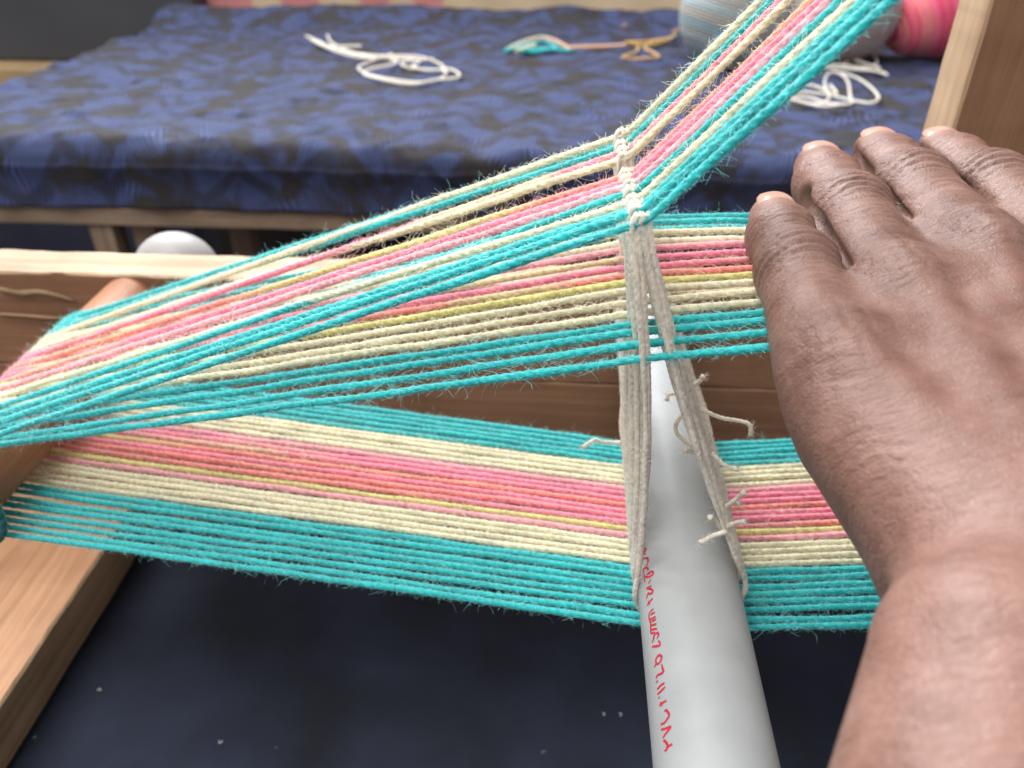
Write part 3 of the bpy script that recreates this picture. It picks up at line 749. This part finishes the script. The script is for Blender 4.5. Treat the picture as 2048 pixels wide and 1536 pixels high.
# creases: transverse folds over the finger joints, a net of fine folds over the knuckles, wrist folds
disp = np.zeros(nv); tint = np.ones((nv, 3))
dors = np.clip((nrm[:, 2] + .25) / .6, 0, 1)
dist_f = {n_: finger_sdf(co, J) for n_, J in FING.items()}
for fi_, (n_, J) in enumerate(FING.items()):
    near = np.clip(1 - (dist_f[n_] - .2) / 2.0, 0, 1)
    for other in FING:
        if other != n_: near = near * np.clip((dist_f[other] - dist_f[n_]) / 1.4, 0, 1)
    Jn = np.array(J); tl = np.r_[0, np.cumsum(np.linalg.norm(np.diff(Jn[:, :3], axis=0), axis=1))]
    ax_ = Jn[3, :3] - Jn[0, :3]; ax_ /= np.linalg.norm(ax_); t = (co - Jn[0, :3]) @ ax_
    sx = np.cross(ax_, [0, 0, 1.]); sx /= np.linalg.norm(sx); lat = (co - Jn[0, :3]) @ sx
    tn = t + .05 * lat ** 2 * .6 + .9 * (vnoise(lat / 6 + 7 * fi_, t / 6, 61) - .5)
    # (joint centre, half width, wave length, depth)
    for jt, hwid, lam, dep in ((tl[1] + 1, 12.0, 2.5, 1.25), (tl[2], 4.8, 1.9, .7), (tl[1] - 16, 7.0, 2.6, .5)):
        mk = np.exp(-((t - jt) / hwid) ** 2 * 1.2) * near * dors
        ph = tn / lam + .25 * vnoise(t / 4 + 11 * fi_, lat / 5, 62)
        gro = (1 - np.abs(np.sin(math.pi * ph))) ** 1.8
        br = .45 + .7 * vnoise(lat / 7 + 5 * fi_, np.floor(ph) * 1.7, 63)
        disp -= dep * mk * gro * br
        disp += .10 * mk
    # nail bed hollow and cuticle ridge
for kx, ky, kz, kr in KNUCK[:4]:
    dx = co[:, 0] - kx; dy = co[:, 1] - ky; mk = np.exp(-(dx ** 2 / 60 + dy ** 2 / 110)) * dors
    ph = (dy + .25 * dx + 1.6 * (vnoise(co[:, 0] / 3, co[:, 1] / 3, 71) - .5)) / 2.3
    ph2 = (dx + 1.6 * (vnoise(co[:, 0] / 3 + 40, co[:, 1] / 3, 72) - .5)) / 3.4
    disp -= mk * (.40 * (1 - np.abs(np.sin(math.pi * ph))) ** 2.4 + .28 * (1 - np.abs(np.sin(math.pi * ph2))) ** 3)
# slanting fine folds over the back of the hand and wrist
u_ = (co[:, 0] * .55 + co[:, 1] * .83); v_ = (co[:, 0] * .83 - co[:, 1] * .55)
mk = np.clip((118 - co[:, 1]) / 25, 0, 1) * dors
ph = (u_ + 2.4 * (fbm(u_ / 6, v_ / 11, 81) - .5)) / 1.9
disp -= .16 * mk * (1 - np.abs(np.sin(math.pi * ph))) ** 2 * (.2 + 1.2 * vnoise(u_ / 4, v_ / 9, 82))
# broad unevenness: veins and tendons
disp += .55 * (fbm(co[:, 0] / 9, co[:, 1] / 22, 91) - .5) * mk
co = co + nrm * disp[:, None]
# dye-free colour variation: darker knuckles, paler fingertips
for n_, J in FING.items():
    dtip = np.linalg.norm(co - np.array(J[3][:3]), axis=1)
    q = np.clip(1 - (dtip - 4) / 8, 0, 1)[:, None]; tint = tint * (1 - q) + tint * np.array([1.12, 1.12, 1.12]) * q
    for jn in (1, 0):
        dk = np.linalg.norm((co - np.array(J[jn][:3])) * [1, .8, 1], axis=1); q = np.clip(1 - (dk - J[jn][3]) / 6, 0, 1)[:, None]
        tint = tint * (1 - .14 * q)
me = raw_mesh('person', co, fi); set_color(me, np.clip(tint, .3, 1.6))
hand = link('person', me, M['skin'])
tag(hand, 'bare brown hand and forearm laid palm down on the stretched warp', 'person')
# nails: curved plates set into the fingertips
for n_, J in FING.items():
    a, b_ = np.array(J[2]), np.array(J[3]); ax_ = b_[:3] - a[:3]; ax_ /= np.linalg.norm(ax_)
    sx = np.cross(ax_, [0, 0, 1.]); sx /= np.linalg.norm(sx); up = np.cross(sx, ax_)
    r = b_[3]; nu, nw = 13, 15; Vn = []
    for iu in range(nu):
        u = iu / (nu - 1); along = -4.0 + u * (r * .55 + 4.6)          # from cuticle to free edge
        for iw in range(nw):
            wv2 = iw / (nw - 1) * 2 - 1
            half = .86 * (1 - .25 * max(0, u - .8) / .2 * abs(wv2)) * (1 if u > .15 else .80 + u * 1.33)
            th = wv2 * half
            base = b_[:3] + ax_ * (along - .5 * (wv2 ** 2) * (1 if u < .3 else -.9 * (u > .8)))
            rr2 = (r + .12) * (1 - .10 * max(0, u - .55) ** 2 * 3)
            Vn.append(base + sx * math.sin(th) * rr2 * .98 + up * (math.cos(th) * rr2 * .97 + .17 - .9 * max(0, u - .5) ** 2))
    Vn = np.array(Vn); low = Vn - up * .5
    ix = np.arange(nu * nw).reshape(nu, nw); N0 = nu * nw
    F = np.stack([ix[:-1, :-1], ix[:-1, 1:], ix[1:, 1:], ix[1:, :-1]], -1).reshape(-1, 4).tolist()
    F += [[q + N0 for q in f[::-1]] for f in F]
    rim = list(ix[0]) + list(ix[1:, -1]) + list(ix[-1, -2::-1]) + list(ix[-2:0:-1, 0])
    for q in range(len(rim)):
        A, B = int(rim[q]), int(rim[(q + 1) % len(rim)]); F.append([B, A, A + N0, B + N0])
    me = raw_mesh('fingernail', np.vstack([Vn, low]), F)
    bm = bmesh.new(); bm.from_mesh(me); bmesh.ops.recalc_face_normals(bm, faces=bm.faces[:]); bm.to_mesh(me); bm.free(); me.shade_smooth()
    link('fingernail', me, M['nail'], hand)

# ------------------------------------------------------------------ bed and what lies on it
BY, BT = 525.0, -166.0         # near edge and top of the bed
def spread_h(x, y):
    h = 8.0 * (fbm(x / 30, y / 15, 51, 4) - .5) + 8 * (fbm(x / 130, y / 110, 52, 2) - .5)
    return h
bed = empty('bed'); tag(bed, 'low plank bed with dull wooden rail and posts beneath the blue bedspread', 'bed')
link('mattress', box_mesh('mattress', -470, 760, BY + 7, 1035, -212, BT - 7.5, 6, 3), M['mattress'], bed)
rl = rough_box('rail', -475, 765, BY + 1, BY + 16, -226, -213, 60, .3, 31); two_tone(rl, M['bedwood'], M['bedwood'], 1); link('rail', rl, None, bed)
for x in (-331, -304, -255, 690):
    lg = rough_box('leg', x - 8.5, x + 8.5, BY + 4 + (8 if x == -304 else 60 if x == -255 else 0), BY + 22 + (8 if x == -304 else 60 if x == -255 else 0), -ZF, -226.2, 20, .2, 33, axis=2); two_tone(lg, M['bedwood_z'], M['bedwood_z'], 1); link('leg', lg, None, bed)
link('shade_panel', box_mesh('shade_panel', -470, 760, 1010, 1030, -ZF, -226.2, 1), M['floor'], bed)  # dark sheet standing in for the shade under the bed
# spread
nxs = 420; prof_s = np.concatenate([np.linspace(0, 60, 46), np.linspace(61.5, 590, 300)])
xs = np.linspace(-492, 775, nxs)
def prof(s):
    # drop at the front, rounded lip, flat top, slight ridge and drop at the far side
    lip = 16.0; drop = 46.0
    if s < drop - lip: return BY - 2 + 2.0 * math.sin(s / 9), -214 + s
    a = (s - (drop - lip)) / (lip * 1.57)
    if a < 1: return BY - 1 + lip * (1 - math.cos(a * math.pi / 2)), -214 + drop - lip + lip * math.sin(a * math.pi / 2)
    d = s - (drop - lip) - lip * 1.57
    return BY - 1 + lip + d, -214 + drop
pr_ = np.array([prof(s) for s in prof_s])
XX, SS = np.meshgrid(xs, prof_s); Yb = np.broadcast_to(pr_[:, :1], XX.shape).copy(); Zb = np.broadcast_to(pr_[:, 1:], XX.shape).copy()
Zb += (BT - (-168))
H = spread_h(XX, Yb + SS * .2); topw = np.clip((SS - 40) / 20, 0, 1)
Zb += H * (.35 + .65 * topw); Yb += -(1 - topw) * (3.2 * (fbm(XX / 28, SS / 60, 57) - .5) * 2)
lipw = np.exp(-((SS - 48) / 16) ** 2); Zb += lipw * 3.0 * (fbm(XX / 26, SS / 30, 58) - .5) * 2
# left side edge gathers and falls
lw = np.clip((-452 - XX) / 30, 0, 1); Zb -= lw ** 2 * 30; Zb += np.exp(-((XX + 452) / 22) ** 2) * 5.5 * (fbm(Yb / 17, XX / 80, 59) - .3) * topw
# far ridge of bunched cloth
rw = np.exp(-((Yb - 985) / 26) ** 2); Zb += rw * (9 + 10 * fbm(XX / 60, Yb / 60, 60))
rw = np.exp(-((Yb - 905) / 13) ** 2) * np.clip((XX + 60) / 150, 0, 1); Zb += rw * 9
Yb[-1] += 0
idx = np.arange(XX.size).reshape(XX.shape)
Fq = np.stack([idx[:-1, :-1], idx[:-1, 1:], idx[1:, 1:], idx[1:, :-1]], -1).reshape(-1, 4)
me = raw_mesh('bedspread', np.stack([XX, Yb, Zb], -1).reshape(-1, 3), Fq)
uv = me.uv_layers.new(name='weave'); li_ = np.empty(len(me.loops), np.int32); me.loops.foreach_get('vertex_index', li_)
uvs = np.stack([XX.ravel(), SS.ravel()], 1)[li_] * S; uv.data.foreach_set('uv', uvs.astype(np.float32).ravel())
bs = link('bedspread', me, M['spread']); sdm = bs.modifiers.new('thick', 'SOLIDIFY'); sdm.thickness = .0012; sdm.offset = -1
tag(bs, 'rumpled dark blue and black woven bedspread covering the bed', 'bedspread')
def bedz(x, y): return BT + float(spread_h(np.array([x]), np.array([y + (y - BY + 45) * .2]))[0]) * 1.0
def onbed(px, py, lift):
    p = at(px, py, z=BT + lift); z = max(BT, bedz(p[0], p[1])) + lift; return at(px, py, z=z)

def cord(name, strokes_px, r, mat, lift=1.5, cols=None, sides=8):
    paths = []; cc = []
    for q, st in enumerate(strokes_px):
        lf = lift + .9 * q
        P = np.array([onbed(x, y, lf) for x, y in st]); P, s = resample(catmull(P, 10), 1.1)
        V, F, _ = tube(P, r, sides=sides, lobes=3, depth=.2, pitch=r * 6, s=s, cap=False); paths.append((V, F))
        if cols: cc.append(np.tile(np.array(cols[q % len(cols)]), (len(V), 1)))
    VV = []; FF = []; o = 0
    for V, F in paths: VV.append(V); FF.append(F + o); o += len(V)
    me = raw_mesh(name, np.vstack(VV), np.vstack(FF))
    if cols: set_color(me, np.vstack(cc))
    return link(name, me, mat)
c1 = cord('cotton_skein', [
    [(612, 72), (640, 84), (672, 100), (720, 108), (770, 112), (820, 112), (850, 116), (880, 128), (893, 144), (880, 158), (840, 165), (790, 160), (740, 150), (722, 142), (718, 134), (740, 124), (784, 108)],
    [(655, 70), (662, 84), (690, 100), (735, 112), (775, 118), (795, 124), (780, 130), (740, 138), (728, 148), (760, 158), (820, 168), (870, 160), (912, 156), (918, 148), (900, 138), (870, 140), (835, 138), (808, 132), (806, 124), (835, 120), (866, 118)],
    [(618, 74), (648, 90), (700, 106), (760, 116), (828, 118), (838, 124), (826, 132), (850, 140), (885, 140), (892, 148)],
    [(622, 80), (660, 92), (722, 92)], [(630, 84), (676, 104), (730, 116), (790, 112), (826, 112)]], 1.1, M['cotton'])
tag(c1, 'white cotton cord skein with a round loose loop lying alone on the bedspread', 'string')
c2 = cord('cotton_skein', [
    [(1560, 186), (1600, 168), (1640, 176), (1660, 190), (1640, 208), (1590, 202), (1566, 192)], [(1570, 190), (1620, 196), (1655, 206), (1700, 208), (1700, 190), (1694, 160), (1672, 144), (1654, 150), (1650, 172), (1665, 190), (1700, 200), (1740, 206), (1757, 196), (1745, 178), (1718, 158), (1690, 148), (1668, 146)],
    [(1580, 180), (1630, 186), (1672, 188), (1660, 170)], [(1575, 196), (1640, 212), (1690, 208)]], 1.05, M['cotton'])
tag(c2, 'white cotton string tangle with a tall open loop, lying before the pale yarn ball', 'string')
c3 = cord('cotton_skein', [
    [(1640, 122), (1660, 102), (1690, 92), (1712, 104), (1700, 124)], [(1650, 130), (1690, 128), (1704, 106), (1726, 98), (1745, 108), (1752, 128), (1720, 136)], [(1644, 134), (1700, 138), (1750, 142), (1776, 150)], [(1652, 128), (1712, 134), (1770, 146)], [(1648, 118), (1680, 112), (1715, 122), (1760, 136)]], 1.1, M['cotton'])
tag(c3, 'bundled white cotton string with two arched loops beside the pink yarn cone', 'string')
c4 = cord('yarn_tangle', [
    [(1012, 100), (1040, 86), (1082, 74), (1105, 80), (1120, 92), (1150, 98)], [(1008, 104), (1060, 88), (1092, 84), (1110, 96), (1070, 104), (1040, 102)], [(1016, 98), (1070, 78), (1100, 78), (1130, 92), (1146, 102)], [(1040, 104), (1080, 98), (1148, 102)], [(1032, 102), (1070, 90)]], 1.9, M['yarn'], cols=[CT['T'], CT['T'], (.85, .50, .38), CT['T'], CT['C']])
tag(c4, 'small teal and peach yarn bundle lying on the far bedspread', 'yarn')
c5 = cord('yarn_tangle', [
    [(1130, 94), (1180, 92), (1240, 90), (1262, 84), (1300, 82), (1330, 76), (1350, 62), (1376, 50)], [(1255, 86), (1275, 92), (1272, 104), (1246, 114), (1262, 118), (1300, 116), (1318, 114), (1304, 104), (1290, 96), (1300, 86), (1322, 80), (1345, 74)],
    [(1245, 54), (1262, 46), (1300, 44), (1330, 50), (1358, 38), (1374, 40)], [(1250, 84), (1300, 90), (1340, 78), (1358, 66), (1385, 72)], [(1140, 96), (1200, 94), (1252, 90)]], 1.3, M['yarn'], cols=[(.80, .48, .18), (.80, .50, .20), (.78, .38, .08), (.72, .50, .08), (.86, .55, .48)])
tag(c5, 'orange and yellow yarn ends straggling over the bedspread towards the pale yarn ball', 'yarn')

# wound yarn: strands laid round a shaped core
def wound(name, prof, axis_o, axis_d, turns, r, cols, seed, cross=.5):
    """prof: list of (t along axis, radius)"""
    rg = np.random.default_rng(seed)
    d = np.array(axis_d, float); d /= np.linalg.norm(d); a = np.cross(d, [0, 0, 1.]); a /= np.linalg.norm(a); b2 = np.cross(d, a)
    tt, rr = zip(*prof); n = turns * 40; u = np.linspace(0, 1, n)
    sweeps = 5; tri = np.abs(((u * sweeps) % 2) - 1)
    t = tt[0] + (tt[-1] - tt[0]) * (.02 + .96 * tri); R = np.interp(t, tt, rr) + r * (.2 + u * 1.5)
    th = u * turns * 2 * math.pi
    P = np.array(axis_o) + d * t[:, None] + R[:, None] * (np.cos(th)[:, None] * a + np.sin(th)[:, None] * b2)
    V, F, _ = tube(P, r, sides=5, cap=False)
    q = (vnoise(u * turns / 3.0, u * 0 + seed, 5) * len(cols)).astype(int).clip(0, len(cols) - 1)
    cc = np.repeat(np.array(cols)[q], 5, axis=0)
    # core body
    tc = np.linspace(tt[0], tt[-1], 24); Rc = np.interp(tc, tt, rr); th = np.arange(36) * 2 * math.pi / 36
    Vc = (np.array(axis_o) + d * tc[:, None, None] + Rc[:, None, None] * (np.cos(th)[None, :, None] * a + np.sin(th)[None, :, None] * b2)).reshape(-1, 3)
    i = np.arange(23)[:, None] * 36; j = np.arange(36)[None]; k = (j + 1) % 36
    Fc = np.stack([i + j, i + k, i + 36 + k, i + 36 + j], -1).reshape(-1, 4)
    me = raw_mesh(name, np.vstack([V, Vc]), np.vstack([F, Fc + len(V)])); set_color(me, np.vstack([cc, np.tile(np.array(cols[0]), (len(Vc), 1))]))
    return link(name, me, M['yarn'])
def ball(R): return [(R * math.sin(a) * .98, R * math.cos(a) + .01) for a in np.linspace(-math.pi / 2, math.pi / 2, 17)]
pc = at(1774, 78, z=BT + 18)
cone = wound('yarn_cone', [(0, 3), (3, 13), (9, 20), (40, 34), (80, 50), (120, 64), (124, 30)], pc + np.array([0, 0, 6]), (.93, .30, .30), 210, 1.5, [(.88, .13, .25), (.86, .08, .20), (.90, .20, .30), (.88, .11, .24), (.86, .30, .22), (.90, .26, .34)], 3)
tag(cone, 'bright pink variegated cone of yarn lying on its side on the bed', 'yarn cone')
b1_ = at(1472, 30, z=BT + 42)
bl1 = wound('yarn_ball', ball(46), b1_, (.25, .1, .96), 170, 1.5, [(.38, .46, .48), (.42, .50, .52), (.46, .43, .38), (.30, .42, .46), (.45, .47, .44)], 5)
tag(bl1, 'pale blue grey variegated yarn ball with orange yarn ends running to it', 'yarn ball')
b2_ = at(1690, 20, z=BT + 42)
bl2 = wound('yarn_ball', ball(44), b2_, (-.2, .1, .97), 170, 1.5, [(.40, .37, .34), (.46, .40, .37), (.50, .30, .30), (.42, .42, .39)], 6)
tag(bl2, 'pale pinkish grey yarn ball between the taut warp and the pink cone', 'yarn ball')

# dark grey cabinet and tan ledge beyond the left side of the bed, printed cloth behind
YC = 1130.0
pr0 = at(398, 60, y=YC); pb = at(0, 122, y=YC)
cb = empty('cabinet'); tag(cb, 'dark grey cabinet with a tan wooden ledge standing beyond the bed', 'cabinet')
link('panel', box_mesh('panel', -1300, pr0[0], YC, YC + 240, pb[2], 420, 5, 3), M['cabinet'], cb)
link('ledge', box_mesh('ledge', -1300, pr0[0] - 60, YC - 40, YC + 240, pb[2] - 40, pb[2] - .4, 3, 2), M['ledge'], cb)
link('base', box_mesh('base', -1300, pr0[0] - 60, YC - 20, YC + 240, -ZF, pb[2] - 40.4, 3, 2), M['mattress'], cb)
n1 = 160; xs2 = np.linspace(pr0[0] - 6, 1150, n1); zs2 = np.linspace(-ZF + 2, 420, 40); XX, ZZ2 = np.meshgrid(xs2, zs2)
YY2 = YC + 40 + 8 * np.sin(XX / 38 + 2 * fbm(XX / 90, ZZ2 / 300, 77)) + 4 * np.sin(XX / 17)
idx = np.arange(XX.size).reshape(XX.shape); Fq = np.stack([idx[:-1, :-1], idx[:-1, 1:], idx[1:, 1:], idx[1:, :-1]], -1).reshape(-1, 4)
pcl = link('printed_cloth', raw_mesh('printed_cloth', np.stack([XX, YY2, ZZ2], -1).reshape(-1, 3), Fq), M['print'])
sdm = pcl.modifiers.new('thick', 'SOLIDIFY'); sdm.thickness = .001
tag(pcl, 'cream cloth with pink print hanging behind the bed', 'cloth')
